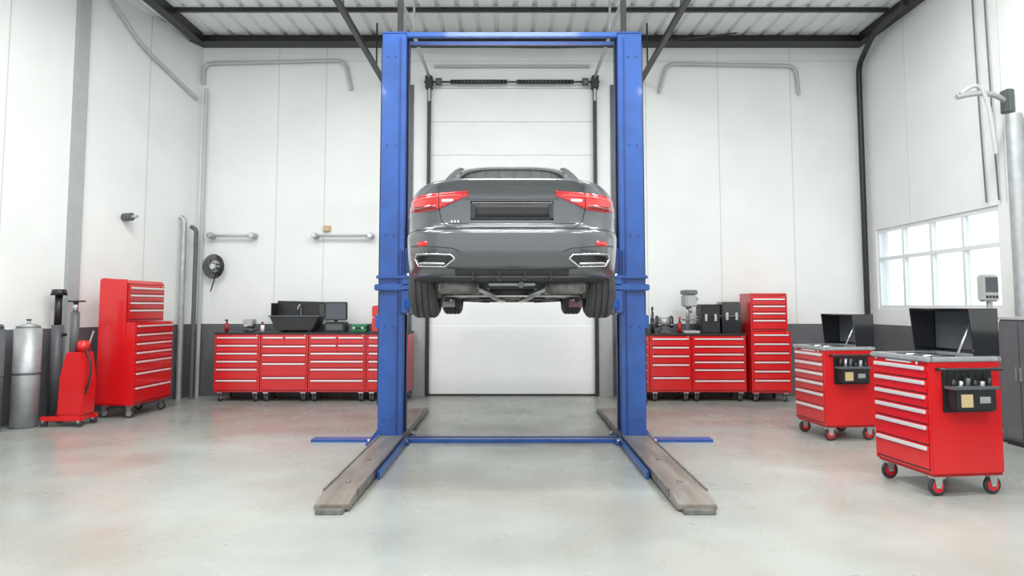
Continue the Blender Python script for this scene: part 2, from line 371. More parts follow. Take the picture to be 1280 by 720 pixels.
    box(lift, 'hanger', 1.30*s-0.03, 1.30*s+0.03, PY-0.03, PY+0.03, 4.62, ZC-0.001, M_black)
    cyl(lift, 'pulley', (1.3*s, PY-0.03, 4.50), (1.3*s, PY+0.03, 4.50), 0.06, M_steel)
box(lift, 'top_beam', -1.475, 1.475, PY-0.16, PY-0.10, 4.56, 4.62, M_blue, 0.008)
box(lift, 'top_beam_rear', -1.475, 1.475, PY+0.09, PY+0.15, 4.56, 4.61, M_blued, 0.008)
tube(lift, 'limit_bar', [(-1.2, PY, 4.52), (1.2, PY, 4.52)], 0.012, M_black)
box(lift, 'floor_bar', -1.2, 1.2, PY-0.14, PY-0.04, 0.0, 0.04, M_blue, 0.006)
box(lift, 'floor_bar_cover', -1.2, 1.2, PY+0.04, PY+0.12, 0.0, 0.03, M_blued, 0.006)
box(lift, 'lock_box', 1.475, 1.53, PY-0.1, PY+0.06, 1.25, 1.40, M_blue, 0.01)
box(lift, 'lock_box', -1.53, -1.475, PY-0.1, PY+0.06, 1.25, 1.40, M_blue, 0.01)

# ---------------------------------------------------------------- car
CZ = 1.39; CY = 5.2; LEN = 4.9
car = empty('sedan_car', (0.0, CY, CZ))
K = [(.300, .60, .40, .70, 5.0), (.315, .38, .25, .82, 5.0), (.335, .16, .15, .885, 5.0), (.36, .07, .06, .915, 5.0),
     (.42, .035, .03, .932, 5.0), (.56, .0, .0, .945, 5.0), (.66, .0, .02, .95, 5.0), (.695, .012, .05, .95, 5.0),
     (.712, .045, .06, .948, 5.0), (.735, .07, .08, .946, 5.0), (.82, .085, .25, .945, 5.0), (.90, .085, .50, .935, 5.0),
     (.98, .075, .95, .915, 4.8), (1.04, .05, 1.20, .88, 4.6), (1.085, .015, 1.30, .835, 4.3), (1.10, .03, 1.33, .815, 4.2),
     (1.11, .08, 1.36, .79, 4.2), (1.12, .25, 1.40, .77, 4.2), (1.13, .50, 1.44, .745, 4.0), (1.145, .58, 1.50, .735, 4.0),
     (1.25, .84, 1.72, .69, 4.0), (1.36, 1.09, 1.95, .64, 4.0), (1.44, 1.29, 2.10, .59, 3.8), (1.485, 1.45, 2.25, .54, 3.4),
     (1.515, 1.7, 2.45, .45, 3.0), (1.53, 2.1, 2.70, .28, 2.4)]
def pchip(xs, ys):
    n = len(xs); h = [xs[i+1]-xs[i] for i in range(n-1)]; d = [(ys[i+1]-ys[i])/h[i] for i in range(n-1)]
    m = [d[0]]+[0 if d[i-1]*d[i] <= 0 else 2*d[i-1]*d[i]/(d[i-1]+d[i]) for i in range(1, n-1)]+[d[-1]]
    def f(x):
        x = min(max(x, xs[0]), xs[-1]); i = 0
        while i < n-2 and x > xs[i+1]: i += 1
        t = (x-xs[i])/h[i]
        return ((1+2*t)*(1-t)**2*ys[i]+t*(1-t)**2*h[i]*m[i]+t*t*(3-2*t)*ys[i+1]+t*t*(t-1)*h[i]*m[i+1])
    return f
zs = [k[0] for k in K]
fy, ff, fw, fn = [pchip(zs, [k[j] for k in K]) for j in (1, 2, 3, 4)]
def slc(z):
    yr, yf, w, n = fy(z), ff(z), fw(z), fn(z); a = (LEN-yr-yf)/2
    return yr+a, a, w, n
def spt(x, z):
    cy, a, w, n = slc(z); p = min(abs(x)/w, 0.9995)
    return Vector((math.copysign(p*w, x), cy-a*(1-p**n)**(1/n), z))
def snrm(x, z):
    e = 0.004
    dx = spt(x+e, z)-spt(x-e, z); dz = spt(x, z+e)-spt(x, z-e)
    n = dx.cross(dz); n.normalize()
    if n.y > 0: n = -n
    return n
bm = bmesh.new(); NA = 128; rings = []
levels = []
for i in range(len(zs)-1):
    for k in range(3): levels.append(zs[i]+(zs[i+1]-zs[i])*k/3)
levels.append(zs[-1])
for z in levels:
    cy, a, w, n = slc(z); ring = []
    for k in range(NA):
        th = 2*math.pi*k/NA
        c, s = math.cos(th), math.sin(th)
        ring.append(bm.verts.new((w*math.copysign(abs(s)**(2/n), s), cy-a*math.copysign(abs(c)**(2/n), c), z)))
    rings.append(ring)
for i in range(len(rings)-1):
    for k in range(NA):
        f = bm.faces.new((rings[i][k], rings[i][(k+1) % NA], rings[i+1][(k+1) % NA], rings[i+1][k]))
        zc = (levels[i]+levels[i+1])/2
        f.material_index = 1 if 1.15 < zc < 1.45 else (2 if zc < 0.334 else 0)
ft = bm.faces.new(rings[-1]); fb = bm.faces.new(rings[0][::-1]); fb.material_index = 2
bmesh.ops.recalc_face_normals(bm, faces=bm.faces)
body = mesh_obj('body', bm, M_paint, car)
body.data.materials.append(M_glass); body.data.materials.append(M_under)
cut = []
for yy in (1.1, 3.92):
    for s in (-1, 1):
        c = cyl(car, 'cut', (0.60*s, yy, 0.36), (1.2*s, yy, 0.36), 0.385, M_under, seg=40); cut.append(c)
        md = body.modifiers.new('b', 'BOOLEAN'); md.object = c; md.operation = 'DIFFERENCE'; md.solver = 'EXACT'
dg = bpy.context.evaluated_depsgraph_get(); dg.update()
nm_ = bpy.data.meshes.new_from_object(body.evaluated_get(dg))
body.modifiers.clear(); body.data = nm_
for c in cut: bpy.data.objects.remove(c)
for p in body.data.polygons: p.use_smooth = len(p.vertices) < 20
try:
    body.data.set_sharp_from_angle(angle=math.radians(35))
except Exception: pass

def patch(name, xs, ztop, zbot, m, off=0.006, nz=6, thick=0.014, smooth=True):
    bm = bmesh.new(); G = []
    for x in xs:
        c = []
        for j in range(nz+1):
            z = zbot(x)+(ztop(x)-zbot(x))*j/nz
            c.append(bm.verts.new(spt(x, z)+snrm(x, z)*off))
        G.append(c)
    fs = []
    for i in range(len(G)-1):
        for j in range(nz):
            fs.append(bm.faces.new((G[i][j], G[i+1][j], G[i+1][j+1], G[i][j+1])))
    bmesh.ops.recalc_face_normals(bm, faces=bm.faces)
    if fs[0].normal.y > 0:
        bmesh.ops.reverse_faces(bm, faces=bm.faces)
    o = mesh_obj(name, bm, m, car, smooth)
    sm = o.modifiers.new('s', 'SOLIDIFY'); sm.thickness = thick; sm.offset = -1
    return o
def lin(a, b, n): return [a+(b-a)*i/n for i in range(n+1)]
def sline(name, pts, r, m, off=0.003, cyc=False, n=8):
    out = []
    P = pts+[pts[0]] if cyc else pts
    for i in range(len(P)-1):
        for k in range(n):
            t = k/n; x = P[i][0]*(1-t)+P[i+1][0]*t; z = P[i][1]*(1-t)+P[i+1][1]*t
            out.append(tuple(spt(x, z)+snrm(x, z)*off))
    if not cyc: out.append(tuple(spt(*P[-1])+snrm(*P[-1])*off))
    return tube(car, name, out, r, m, cyclic=cyc)
for s in (-1, 1):
    def tt(x): return 1.01-0.02*(abs(x)-0.34)/0.5
    def tb(x):
        a = abs(x)
        if a > 0.60: return 0.862+max(0, a-0.75)*0.25
        return 0.862+(0.60-a)*0.42
    patch('tail_light', [s*v for v in lin(0.34, 0.845, 34)], tt, tb, M_tail, 0.008)
    patch('tail_light_strip', [s*v for v in lin(0.40, 0.80, 24)], lambda x: tt(x)-0.022, lambda x: tt(x)-0.036, M_tail2, 0.011, 2, 0.01)
    patch('tail_light_lower', [s*v for v in lin(0.60, 0.80, 12)], lambda x: tb(x)+0.045, lambda x: tb(x)+0.012, M_taild, 0.0105, 2, 0.01)
    patch('reverse_lens', [s*v for v in lin(0.46, 0.55, 8)], lambda x: 0.948, lambda x: max(tb(x)+0.012, 0.925), M_white, 0.0105, 2, 0.01)
    sline('tail_light_gap', [(s*0.575, 0.862), (s*0.575, 1.005)], 0.003, M_black, 0.009)
    patch('bumper_reflector', [s*v for v in lin(0.66, 0.75, 6)], lambda x: 0.615, lambda x: 0.575, M_tail, 0.004, 2)
    ex = [(0.44, 0.475), (0.47, 0.505), (0.755, 0.52), (0.775, 0.49), (0.74, 0.425), (0.52, 0.415)]
    def et(x):
        a = abs(x); return 0.475+(a-0.44)/0.03*0.03 if a < 0.47 else 0.505+(a-0.47)*0.05
    def eb(x):
        a = abs(x); return 0.475-(a-0.44)/0.08*0.06 if a < 0.52 else (0.415+(a-0.52)*0.045 if a < 0.74 else 0.425+(a-0.74)/0.035*0.065)
    patch('exhaust_recess', [s*v for v in lin(0.445, 0.77, 24)], et, eb, M_blackg, 0.002)
    sline('exhaust_trim', [(s*a, b) for a, b in ex], 0.006, M_chrome, 0.004, True)
    sline('exhaust_tip_bar', [(s*0.52, 0.437), (s*0.73, 0.448)], 0.009, M_steel, 0.004)
    sline('bumper_crease', [(s*0.40, 0.53), (s*0.46, 0.555), (s*0.82, 0.59)], 0.005, M_under, 0.0)
    sline('trunk_seam', [(s*0.575, 0.862), (s*0.55, 0.77), (s*0.48, 0.715)], 0.004, M_black, 0.0)
    sline('side_seam', [(s*0.865, 0.85), (s*0.87, 0.72)], 0.003, M_black, 0.0)
sline('bumper_gap', [(-0.85, 0.712), (0.85, 0.712)], 0.004, M_black, 0.0, n=60)
patch('plate_recess', lin(-0.325, 0.325, 20), lambda x: 0.93, lambda x: 0.78, M_blackg, 0.004)
patch('license_plate', lin(-0.29, 0.29, 16), lambda x: 0.91, lambda x: 0.80, M_black, 0.012, 3, 0.008)
sline('trunk_crease', [(-0.36, 0.95), (0.36, 0.95)], 0.006, M_paint, 0.003, n=30)
sline('trunk_crease_low', [(-0.5, 0.755), (0.5, 0.755)], 0.004, M_under, 0.0, n=30)
patch('lower_valance', lin(-0.44, 0.44, 30), lambda x: 0.42-abs(x)*0.06, lambda x: 0.345, M_under, 0.004)
sline('diffuser_trim', [(-0.50, 0.405), (-0.40, 0.40), (0.40, 0.40), (0.50, 0.405)], 0.006, M_black, 0.006, n=16)
for i, x in enumerate((-0.3, -0.1, 0.1, 0.3)):
    p = spt(x, 0.36); box(car, 'diffuser_fin_%d' % i, x-0.008, x+0.008, p.y-0.02, p.y+0.15, 0.31, 0.39, M_black)
for i, x in enumerate((-0.47, -0.445, -0.42)):
    p = spt(x, 0.765); box(car, 'badge_%d' % i, x-0.007, x+0.005, p.y-0.005, p.y+0.01, 0.76, 0.778, M_chrome)
prism(car, 'antenna_fin', [(1.62, 1.50), (1.85, 1.51), (1.66, 1.575), (1.63, 1.57)], 'x', -0.012, 0.012, M_paint, 0.004)
for s in (-1, 1):
    box(car, 'side_mirror', min(0.93*s, 1.08*s), max(0.93*s, 1.08*s), 3.0, 3.12, 0.98, 1.12, M_paint, 0.04)
    box(car, 'mirror_stalk', min(0.84*s, 0.97*s), max(0.84*s, 0.97*s), 3.04, 3.10, 0.97, 1.01, M_black, 0.01)
    pts = []
    for z in (1.14, 1.19, 1.24, 1.30, 1.36, 1.42, 1.46):
        x = s*fw(z)*0.90; pts.append(tuple(spt(x, z)-snrm(x, z)*0.012))
    tube(car, 'c_pillar', pts, 0.045, M_paint)
def wheel(x, y):
    s = 1 if x > 0 else -1
    R = 0.34; W = 0.245; bm = bmesh.new(); prof = [(-W/2+.02, 0.22), (-W/2, 0.25), (-W/2-0.002, 0.29), (-W/2+0.02, R-0.015), (-W/2+0.045, R), (-0.06, R), (-0.06, R-0.012), (-0.045, R-0.012), (-0.045, R), (-0.008, R), (-0.008, R-0.012), (0.008, R-0.012), (0.008, R), (0.045, R), (0.045, R-0.012), (0.06, R-0.012), (0.06, R), (W/2-0.045, R), (W/2-0.02, R-0.015), (W/2+0.002, 0.29), (W/2, 0.25), (W/2-.02, 0.22)]
    n = 48; rr = []
    for k in range(n):
        a = 2*math.pi*k/n
        rr.append([bm.verts.new((x+p[0], y+p[1]*math.cos(a), R+p[1]*math.sin(a))) for p in prof])
    for k in range(n):
        for j in range(len(prof)-1):
            bm.faces.new((rr[k][j], rr[(k+1) % n][j], rr[(k+1) % n][j+1], rr[k][j+1]))
    bmesh.ops.recalc_face_normals(bm, faces=bm.faces)
    mesh_obj('tyre', bm, M_tyre, car)
    cyl(car, 'rim_barrel', (x-0.09, y, R), (x+0.09, y, R), 0.222, M_cast, seg=36)
    cyl(car, 'hub', (x+0.08*s, y, R), (x+0.115*s, y, R), 0.06, M_steel)
    for k in range(5):
        a = 2*math.pi*k/5
        cyl(car, 'spoke_%d' % k, (x+0.105*s, y, R), (x+0.105*s, y+0.215*math.cos(a), R+0.215*math.sin(a)), 0.028, M_steel, seg=8)
    cyl(car, 'brake_disc', (x-0.13*s, y, R), (x-0.10*s, y, R), 0.16, M_cast)
for y in (1.1, 3.92):
    for x in (-0.79, 0.79): wheel(x, y)
cyl(car, 'rear_subframe', (-0.5, 1.0, 0.25), (0.5, 1.0, 0.25), 0.04, M_under)
cyl(car, 'rear_crossmember', (-0.55, 1.28, 0.24), (0.55, 1.28, 0.24), 0.04, M_under)
box(car, 'floor_pan', -0.66, 0.66, 0.62, 4.3, 0.26, 0.31, M_under, 0.01)
box(car, 'fuel_tank', -0.5, 0.5, 1.5, 2.0, 0.17, 0.27, M_black, 0.03)
for s in (-1, 1):
    cyl(car, 'lower_arm', (0.30*s, 1.0, 0.20), (0.68*s, 1.08, 0.23), 0.028, M_cast)
    cyl(car, 'trailing_arm', (0.52*s, 1.7, 0.22), (0.66*s, 1.12, 0.24), 0.03, M_cast)
    cyl(car, 'toe_link', (0.28*s, 0.88, 0.22), (0.67*s, 0.95, 0.27), 0.014, M_steel)
    cyl(car, 'shock', (0.60*s, 1.05, 0.2), (0.56*s, 1.0, 0.34), 0.03, M_black)
    for k in range(4): cyl(car, 'spring_coil_%d' % k, (0.45*s, 1.05, 0.185+0.03*k), (0.45*s, 1.05, 0.195+0.03*k), 0.055, M_steel, seg=16)
    cyl(car, 'muffler', (0.28*s, 0.56, 0.275), (0.62*s, 0.52, 0.275), 0.065, M_cast, bev=0.02)
    tube(car, 'exhaust_pipe', bent([(0.30*s, 0.58, 0.26), (0.2*s, 0.7, 0.22), (0.12*s, 1.0, 0.17), (0.10*s, 2.4, 0.17)], 0.15), 0.026, M_steel)
    cyl(car, 'half_shaft', (0.1*s, 1.1, 0.27), (0.68*s, 1.1, 0.31), 0.02, M_black)
    cyl(car, 'front_lower_arm', (0.3*s, 3.95, 0.18), (0.68*s, 3.92, 0.2), 0.03, M_cast)
    box(car, 'knuckle', min(0.62*s, 0.69*s), max(0.62*s, 0.69*s), 1.02, 1.18, 0.2, 0.44, M_cast, 0.02)
    box(car, 'sill', min(0.66*s, 0.80*s), max(0.66*s, 0.80*s), 1.56, 3.42, 0.26, 0.34, M_black, 0.02)
    cyl(car, 'stabiliser_link', (0.5*s, 0.84, 0.2), (0.52*s, 0.88, 0.30), 0.01, M_steel)
    box(car, 'pan_bracket', min(0.2*s, 0.26*s), max(0.2*s, 0.26*s), 0.8, 1.0, 0.21, 0.3, M_steel, 0.005)
cyl(car, 'anti_roll_bar', (-0.6, 0.84, 0.2), (0.6, 0.84, 0.2), 0.012, M_steel)
cyl(car, 'differential', (-0.12, 1.1, 0.24), (0.12, 1.1, 0.24), 0.085, M_cast, bev=0.03)
cyl(car, 'drive_shaft', (0, 1.2, 0.2), (0, 3.4, 0.2), 0.03, M_cast)
box(car, 'front_subframe', -0.42, 0.42, 3.7, 4.1, 0.16, 0.27, M_under, 0.02)
box(car, 'heat_shield', -0.20, 0.20, 0.45, 0.8, 0.28, 0.30, M_galv, 0.01)
box(car, 'tow_hook', 0.05, 0.10, 0.40, 0.5, 0.26, 0.31, M_cast, 0.01)

# ---------------------------------------------------------------- tool storage
def caster(par, x, y, r=0.055, hub=M_steel, top=0.15, k=0):
    w = 0.03
    cyl(par, 'caster_tyre_%d' % k, (x-w/2, y, r), (x+w/2, y, r), r, M_rubber, seg=28, bev=0.006)
    cyl(par, 'caster_hub_%d' % k, (x-w/2-0.003, y, r), (x+w/2+0.003, y, r), r*0.66, hub, seg=20)
    cyl(par, 'caster_axle_%d' % k, (x-w/2-0.018, y, r), (x+w/2+0.018, y, r), 0.008, M_steel, seg=8)
    for q in (-1, 1):
        prism(par, 'caster_fork_%d' % k, [(y-0.02, r-0.012), (y+0.02, r-0.012), (y+0.035, top-0.02), (y-0.035, top-0.02)], 'x', x+q*(w/2+0.006), x+q*(w/2+0.010), M_steel)
    box(par, 'caster_plate_%d' % k, x-0.04, x+0.04, y-0.045, y+0.045, top-0.022, top, M_steel, 0.003)

def chest(par, w, d, z0, z1, rows, x0=0, y0=0, split=None, pre='', body=M_red, hz=0.02):
    box(par, pre+'carcass', x0, x0+w, y0, y0+d, z0, z1, body, 0.008)
    tot = sum(rows); z = z1-0.03; H = (z1-z0-0.06)
    for i, rw in enumerate(rows):
        h = H*rw/tot
        cols = [(x0+0.025, x0+w-0.025)] if not (split and i in split) else [(x0+0.025, x0+w/2-0.005), (x0+w/2+0.005, x0+w-0.025)]
        for (a, b) in cols:
            box(par, pre+'drawer_%d' % i, a, b, y0-0.014, y0+0.004, z-h+0.006, z-0.004, body, 0.004)
            box(par, pre+'handle_%d' % i, a+0.015, b-0.015, y0-0.034, y0-0.012, z-0.016-hz, z-0.014, M_alu, 0.004)
        box(par, pre+'drawer_gap_%d' % i, x0+0.024, x0+w-0.024, y0-0.004, y0+0.004, z-h-0.005, z-h+0.006, M_black)
        z -= h
    cyl(par, pre+'lock', (x0+w-0.05, y0-0.02, z1-0.016), (x0+w-0.05, y0+0.005, z1-0.016), 0.009, M_steel, seg=12)
    for xx in (x0+0.011, x0+w-0.011):
        box(par, pre+'corner_post', xx-0.011, xx+0.011, y0-0.008, y0+0.01, z0, z1, body, 0.003)

def back_cabinet(x, w, z1=1.055, rows=(1, 1, 1, 1, 1.4, 1.4), split=None, y=10.78, d=0.6, top=True):
    c = empty('tool_cabinet', (x, y, 0))
    chest(c, w, d, 0.15, z1, rows, split=split)
    if top:
        box(c, 'worktop', -0.003, w+0.003, -0.02, d, z1, z1+0.03, M_black, 0.004)
    for k, (a, b) in enumerate(((0.08, 0.07), (w-0.08, 0.07), (0.08, d-0.08), (w-0.08, d-0.08))):
        caster(c, a, b, 0.055, M_steel, 0.15, k)
    return c
back_cabinet(-4.68, 0.715)
back_cabinet(-3.955, 0.745, rows=(1, 1, 1, 1.6, 1.6), split=(0,))
back_cabinet(-3.20, 0.90, rows=(1, 1, 1, 1, 1.4, 1.4), split=(0, 1))
back_cabinet(-2.29, 0.66)
back_cabinet(1.76, 0.40, z1=1.035)
back_cabinet(2.17, 0.65, z1=1.035, rows=(1, 1, 1, 1.5, 1.6))
back_cabinet(2.83, 0.85, z1=1.035, rows=(1, 1, 1, 1, 1.4, 1.4))
c = empty('stacked_tool_chest', (3.74, 10.70, 0))
chest(c, 0.62, 0.62, 0.15, 1.10, (1, 1, 1, 1, 1, 1.3), pre='lower_')
chest(c, 0.58, 0.50, 1.105, 1.66, (1, 1, 1, 1.4), x0=0.02, y0=0.06, pre='upper_')
box(c, 'lid', 0.015, 0.605, 0.05, 0.57, 1.66, 1.70, M_red, 0.012)
tube(c, 'side_handle', bent([(0.621, 0.2, 0.8), (0.67, 0.2, 0.8), (0.67, 0.45, 0.8), (0.621, 0.45, 0.8)], 0.03), 0.012, M_steel)
for k, (a, b) in enumerate(((0.08, 0.08), (0.54, 0.08), (0.08, 0.54), (0.54, 0.54))): caster(c, a, b, 0.055, M_steel, 0.15, k)

c = empty('tall_tool_chest', (-5.07, 9.18, 0), math.radians(90-3))
chest(c, 0.92, 0.50, 0.17, 1.28, (1, 1, 1, 1, 1.3, 1.6, 1.8), pre='lower_')
chest(c, 0.86, 0.36, 1.285, 1.80, (1, 1, 1, 1.4), x0=0.03, y0=0.13, pre='upper_')
prism(c, 'lid', [(0.12, 1.80), (0.50, 1.80), (0.50, 1.88), (0.16, 1.85)], 'x', 0.02, 0.90, M_red, 0.008)
box(c, 'side_shell', -0.012, 0.0, 0.12, 0.50, 0.19, 1.86, M_red, 0.004)
for k, (a, b) in enumerate(((0.08, 0.08), (0.84, 0.08), (0.08, 0.42), (0.84, 0.42))): caster(c, a, b, 0.06, M_steel, 0.175, k)

def tool_cart(loc, rz, S=1.0):
    c = empty('tool_cart', loc, rz); c.scale = (S, S, S)
    W, D, H0, H1 = 0.68, 0.62, 0.175, 1.06
    chest(c, W, D, H0, H1, (1, 1, 1, 1.1, 1.4, 1.7), hz=0.028)
    box(c, 'bottom_skirt', 0.01, W-0.01, 0.01, D-0.01, H0-0.02, H0, M_redd, 0.004)
    box(c, 'tray_floor', 0.02, W-0.02, 0.02, D-0.02, H1, H1+0.012, M_darkgrey)
    for nm, a in {'rim_f': (-0.01, W+0.01, -0.03, 0.03), 'rim_b': (-0.01, W+0.01, D-0.03, D+0.01), 'rim_l': (-0.01, 0.03, 0.0, D), 'rim_r': (W-0.03, W+0.01, 0.0, D)}.items():
        box(c, nm, *a, H1-0.005, H1+0.035, M_galv, 0.008)
    lw0, lw1 = 0.0, W
    y0, y1 = D-0.16, D-0.0
    z0, z1 = H1+0.04, H1+0.42
    box(c, 'lid_back', lw0, lw1, y1-0.012, y1, z0, z1, M_blackg, 0.004)
    box(c, 'lid_top', lw0, lw1, y0-0.10, y1, z1-0.012, z1, M_blackg, 0.004)
    for q, xx in ((0, lw0), (1, lw1-0.012)):
        prism(c, 'lid_side_%d' % q, [(y0-0.06, z0), (y1, z0), (y1, z1), (y0-0.10, z1)], 'x', xx, xx+0.012, M_blackg)
    box(c, 'lid_liner', lw0+0.02, lw1-0.02, y1-0.022, y1-0.012, z0+0.03, z1-0.03, M_darkgrey)
    cyl(c, 'gas_strut', (0.05, 0.28, H1+0.03), (0.05, D-0.2, z1-0.12), 0.009, M_steel)
    for k in range(5):
        cyl(c, 'tray_tool_%d' % k, (0.1+0.1*k, 0.1, H1+0.025), (0.13+0.1*k, 0.34, H1+0.025), 0.013, M_steel if k % 2 else M_black, seg=10)
    tube(c, 'push_handle', bent([(0, 0.06, H1-0.06), (-0.07, 0.06, H1-0.06), (-0.07, 0.58, H1-0.06), (0, 0.58, H1-0.06)], 0.05), 0.014, M_black)
    box(c, 'caddy_back', -0.012, 0.0, 0.10, 0.53, H1-0.40, H1-0.08, M_black, 0.004)
    box(c, 'caddy_box', -0.10, -0.010, 0.13, 0.49, H1-0.38, H1-0.20, M_black, 0.01)
    box(c, 'caddy_lip', -0.11, -0.005, 0.11, 0.51, H1-0.215, H1-0.190, M_darkgrey, 0.005)
    box(c, 'caddy_label', -0.104, -0.099, 0.18, 0.28, H1-0.35, H1-0.25, M_tan, 0.001)
    box(c, 'caddy_sticker', -0.104, -0.099, 0.34, 0.43, H1-0.32, H1-0.27, M_galv, 0.001)
    for k in range(6):
        yy = 0.15+0.062*k; h = random.uniform(0.04, 0.12)
        cyl(c, 'caddy_tool_%d' % k, (-0.055, yy, H1-0.21), (-0.055, yy+0.01, H1-0.2+h), 0.018, [M_black, M_steel, M_darkgrey, M_black, M_galv, M_black][k], seg=12)
        box(c, 'hook_%d' % k, -0.02, 0.0, yy-0.01, yy+0.01, H1-0.13, H1-0.09, M_black)
    cyl(c, 'emblem', (0.12, -0.018, H1-0.02), (0.12, -0.01, H1-0.02), 0.012, M_alu, seg=12)
    box(c, 'name_strip', 0.2, 0.5, -0.016, 0.0, H1-0.028, H1-0.012, M_alu, 0.001)
    for k, (a, b) in enumerate(((0.06, 0.07), (W-0.06, 0.07), (0.06, D-0.07), (W-0.06, D-0.07))):
        caster(c, a, b, 0.072, M_red, 0.157, k)
    return c
def tool_cart_world(near_x, near_y, yaw, S=1.0):
    c = tool_cart((0, 0, 0), 0.0, S)
    for ch in c.children:
        me = ch.data
        for v in me.vertices: v.co.x = 0.68-v.co.x
        me.flip_normals()
    c.rotation_euler = (0, 0, math.radians(-90)+yaw)
    R = Matrix.Rotation(math.radians(-90)+yaw, 3, 'Z')
    off = R @ Vector((0.68*S, 0, 0))
    c.location = (near_x-off.x, near_y-off.y, 0)
    return c
tool_cart_world(3.31, 5.44, math.radians(7))
tool_cart_world(3.50, 7.66, math.radians(6), 0.95)

# ---------------------------------------------------------------- bench clutter
ZB = 1.086; ZR = 1.066
def power_case(name, x, y, w, d, h, m, z=ZB, handle=True):
    c = empty(name, (x, y, z))
    box(c, 'shell', 0, w, 0, d, 0, h*0.55, m, 0.015); box(c, 'cover', 0, w, 0, d, h*0.56, h, m, 0.015)
    for a in (0.25, 0.75): box(c, 'latch', w*a-0.02, w*a+0.02, -0.012, 0.0, h*0.42, h*0.66, M_steel, 0.003)
    if handle: tube(c, 'handle', bent([(w*0.35, -0.01, h*0.5), (w*0.35, -0.05, h*0.5), (w*0.65, -0.05, h*0.5), (w*0.65, -0.01, h*0.5)], 0.02), 0.009, M_black)
    return c
c = empty('parts_washer', (-3.86, 10.86, ZB))
prism(c, 'basin', [(0.10, 0.03), (0.68, 0.03), (0.78, 0.24), (0.0, 0.24)], 'y', 0.0, 0.42, M_black, 0.01)
box(c, 'rim', -0.02, 0.80, -0.02, 0.44, 0.24, 0.262, M_darkgrey, 0.008)
prism(c, 'hood', [(-0.02, 0.262), (0.78, 0.262), (0.80, 0.48), (0.0, 0.50)], 'y', 0.36, 0.42, M_black, 0.006)
box(c, 'hood_side_a', 0.0, 0.015, 0.06, 0.40, 0.262, 0.46, M_black); box(c, 'hood_side_b', 0.765, 0.78, 0.06, 0.40, 0.262, 0.44, M_black)
for a in (0.14, 0.60): box(c, 'foot', a, a+0.05, 0.05, 0.35, 0, 0.03, M_black)
tube(c, 'faucet', [(0.4, 0.34, 0.262), (0.4, 0.32, 0.44), (0.4, 0.2, 0.42), (0.4, 0.15, 0.36)], 0.012, M_steel, smooth=True)
c = empty('diagnostic_computer', (-3.02, 10.92, ZB))
box(c, 'base', 0.02, 0.34, 0.02, 0.28, 0, 0.16, M_black, 0.012); box(c, 'monitor', 0.0, 0.36, 0.08, 0.13, 0.18, 0.48, M_black, 0.012)
box(c, 'screen', 0.02, 0.34, 0.074, 0.08, 0.20, 0.46, M_screen); box(c, 'neck', 0.14, 0.20, 0.11, 0.15, 0.1, 0.25, M_black)
box(c, 'panel', 0.04, 0.30, 0.014, 0.02, 0.03, 0.12, M_darkgrey)
power_case('tool_case', -2.58, 10.88, 0.26, 0.3, 0.12, M_green)
power_case('red_tool_box', -2.24, 10.9, 0.38, 0.34, 0.42, M_red)
def vise(x, y, z=ZB):
    c = empty('bench_vise', (x, y, z))
    cyl(c, 'base', (0, 0, 0), (0, 0, 0.05), 0.09, M_darkgrey); box(c, 'body', -0.05, 0.05, -0.08, 0.12, 0.05, 0.14, M_darkgrey, 0.02)
    box(c, 'fixed_jaw', -0.08, 0.08, 0.0, 0.05, 0.12, 0.2, M_galv, 0.008); box(c, 'moving_jaw', -0.08, 0.08, -0.12, -0.07, 0.1, 0.2, M_galv, 0.008)
    cyl(c, 'screw', (0, -0.22, 0.1), (0, 0, 0.1), 0.018, M_steel); cyl(c, 'handle', (-0.1, -0.21, 0.1), (0.1, -0.21, 0.1), 0.007, M_steel)
vise(-4.25, 11.1)
def grinder(x, y, z=ZB):
    c = empty('bench_grinder', (x, y, z))
    box(c, 'foot', -0.08, 0.08, -0.08, 0.08, 0, 0.03, M_darkgrey, 0.006); box(c, 'neck', -0.05, 0.05, -0.04, 0.04, 0.03, 0.12, M_darkgrey, 0.01)
    cyl(c, 'motor', (-0.08, 0, 0.18), (0.08, 0, 0.18), 0.075, M_galv, bev=0.01)
    for s in (-1, 1):
        cyl(c, 'wheel', (0.09*s, 0, 0.18), (0.11*s, 0, 0.18), 0.09, M_cast); cyl(c, 'guard', (0.112*s, 0, 0.18), (0.13*s, 0, 0.18), 0.1, M_black)
        box(c, 'rest', 0.10*s-0.025, 0.10*s+0.025, -0.13, -0.09, 0.13, 0.14, M_steel)
grinder(2.45, 11.0, ZR)
c = empty('drill_press', (2.86, 11.05, ZR))
box(c, 'base', -0.13, 0.13, -0.2, 0.14, 0, 0.04, M_greypaint, 0.008); cyl(c, 'column', (0, 0.06, 0.04), (0, 0.06, 0.55), 0.03, M_steel)
box(c, 'table', -0.11, 0.11, -0.18, 0.04, 0.2, 0.225, M_cast, 0.005); box(c, 'head', -0.09, 0.09, -0.2, 0.13, 0.42, 0.62, M_greypaint, 0.02)
prism(c, 'belt_cover', [(-0.22, 0.62), (0.14, 0.62), (0.12, 0.69), (-0.18, 0.69)], 'x', -0.1, 0.1, M_darkgrey, 0.01)
cyl(c, 'spindle', (0, -0.12, 0.42), (0, -0.12, 0.32), 0.022, M_steel); cyl(c, 'bit', (0, -0.12, 0.32), (0, -0.12, 0.26), 0.006, M_steel)
for k in range(3):
    t = k*2.09; cyl(c, 'feed_handle_%d' % k, (0.1, -0.08, 0.48), (0.12, -0.08+0.1*math.cos(t), 0.48+0.1*math.sin(t)), 0.007, M_black, seg=8)
power_case('tool_case', 3.03, 10.92, 0.30, 0.32, 0.46, M_black, ZR)
power_case('tool_case', 3.36, 10.9, 0.30, 0.32, 0.50, M_blackg, ZR)
c = empty('air_compressor', (2.04, 11.02, ZR))
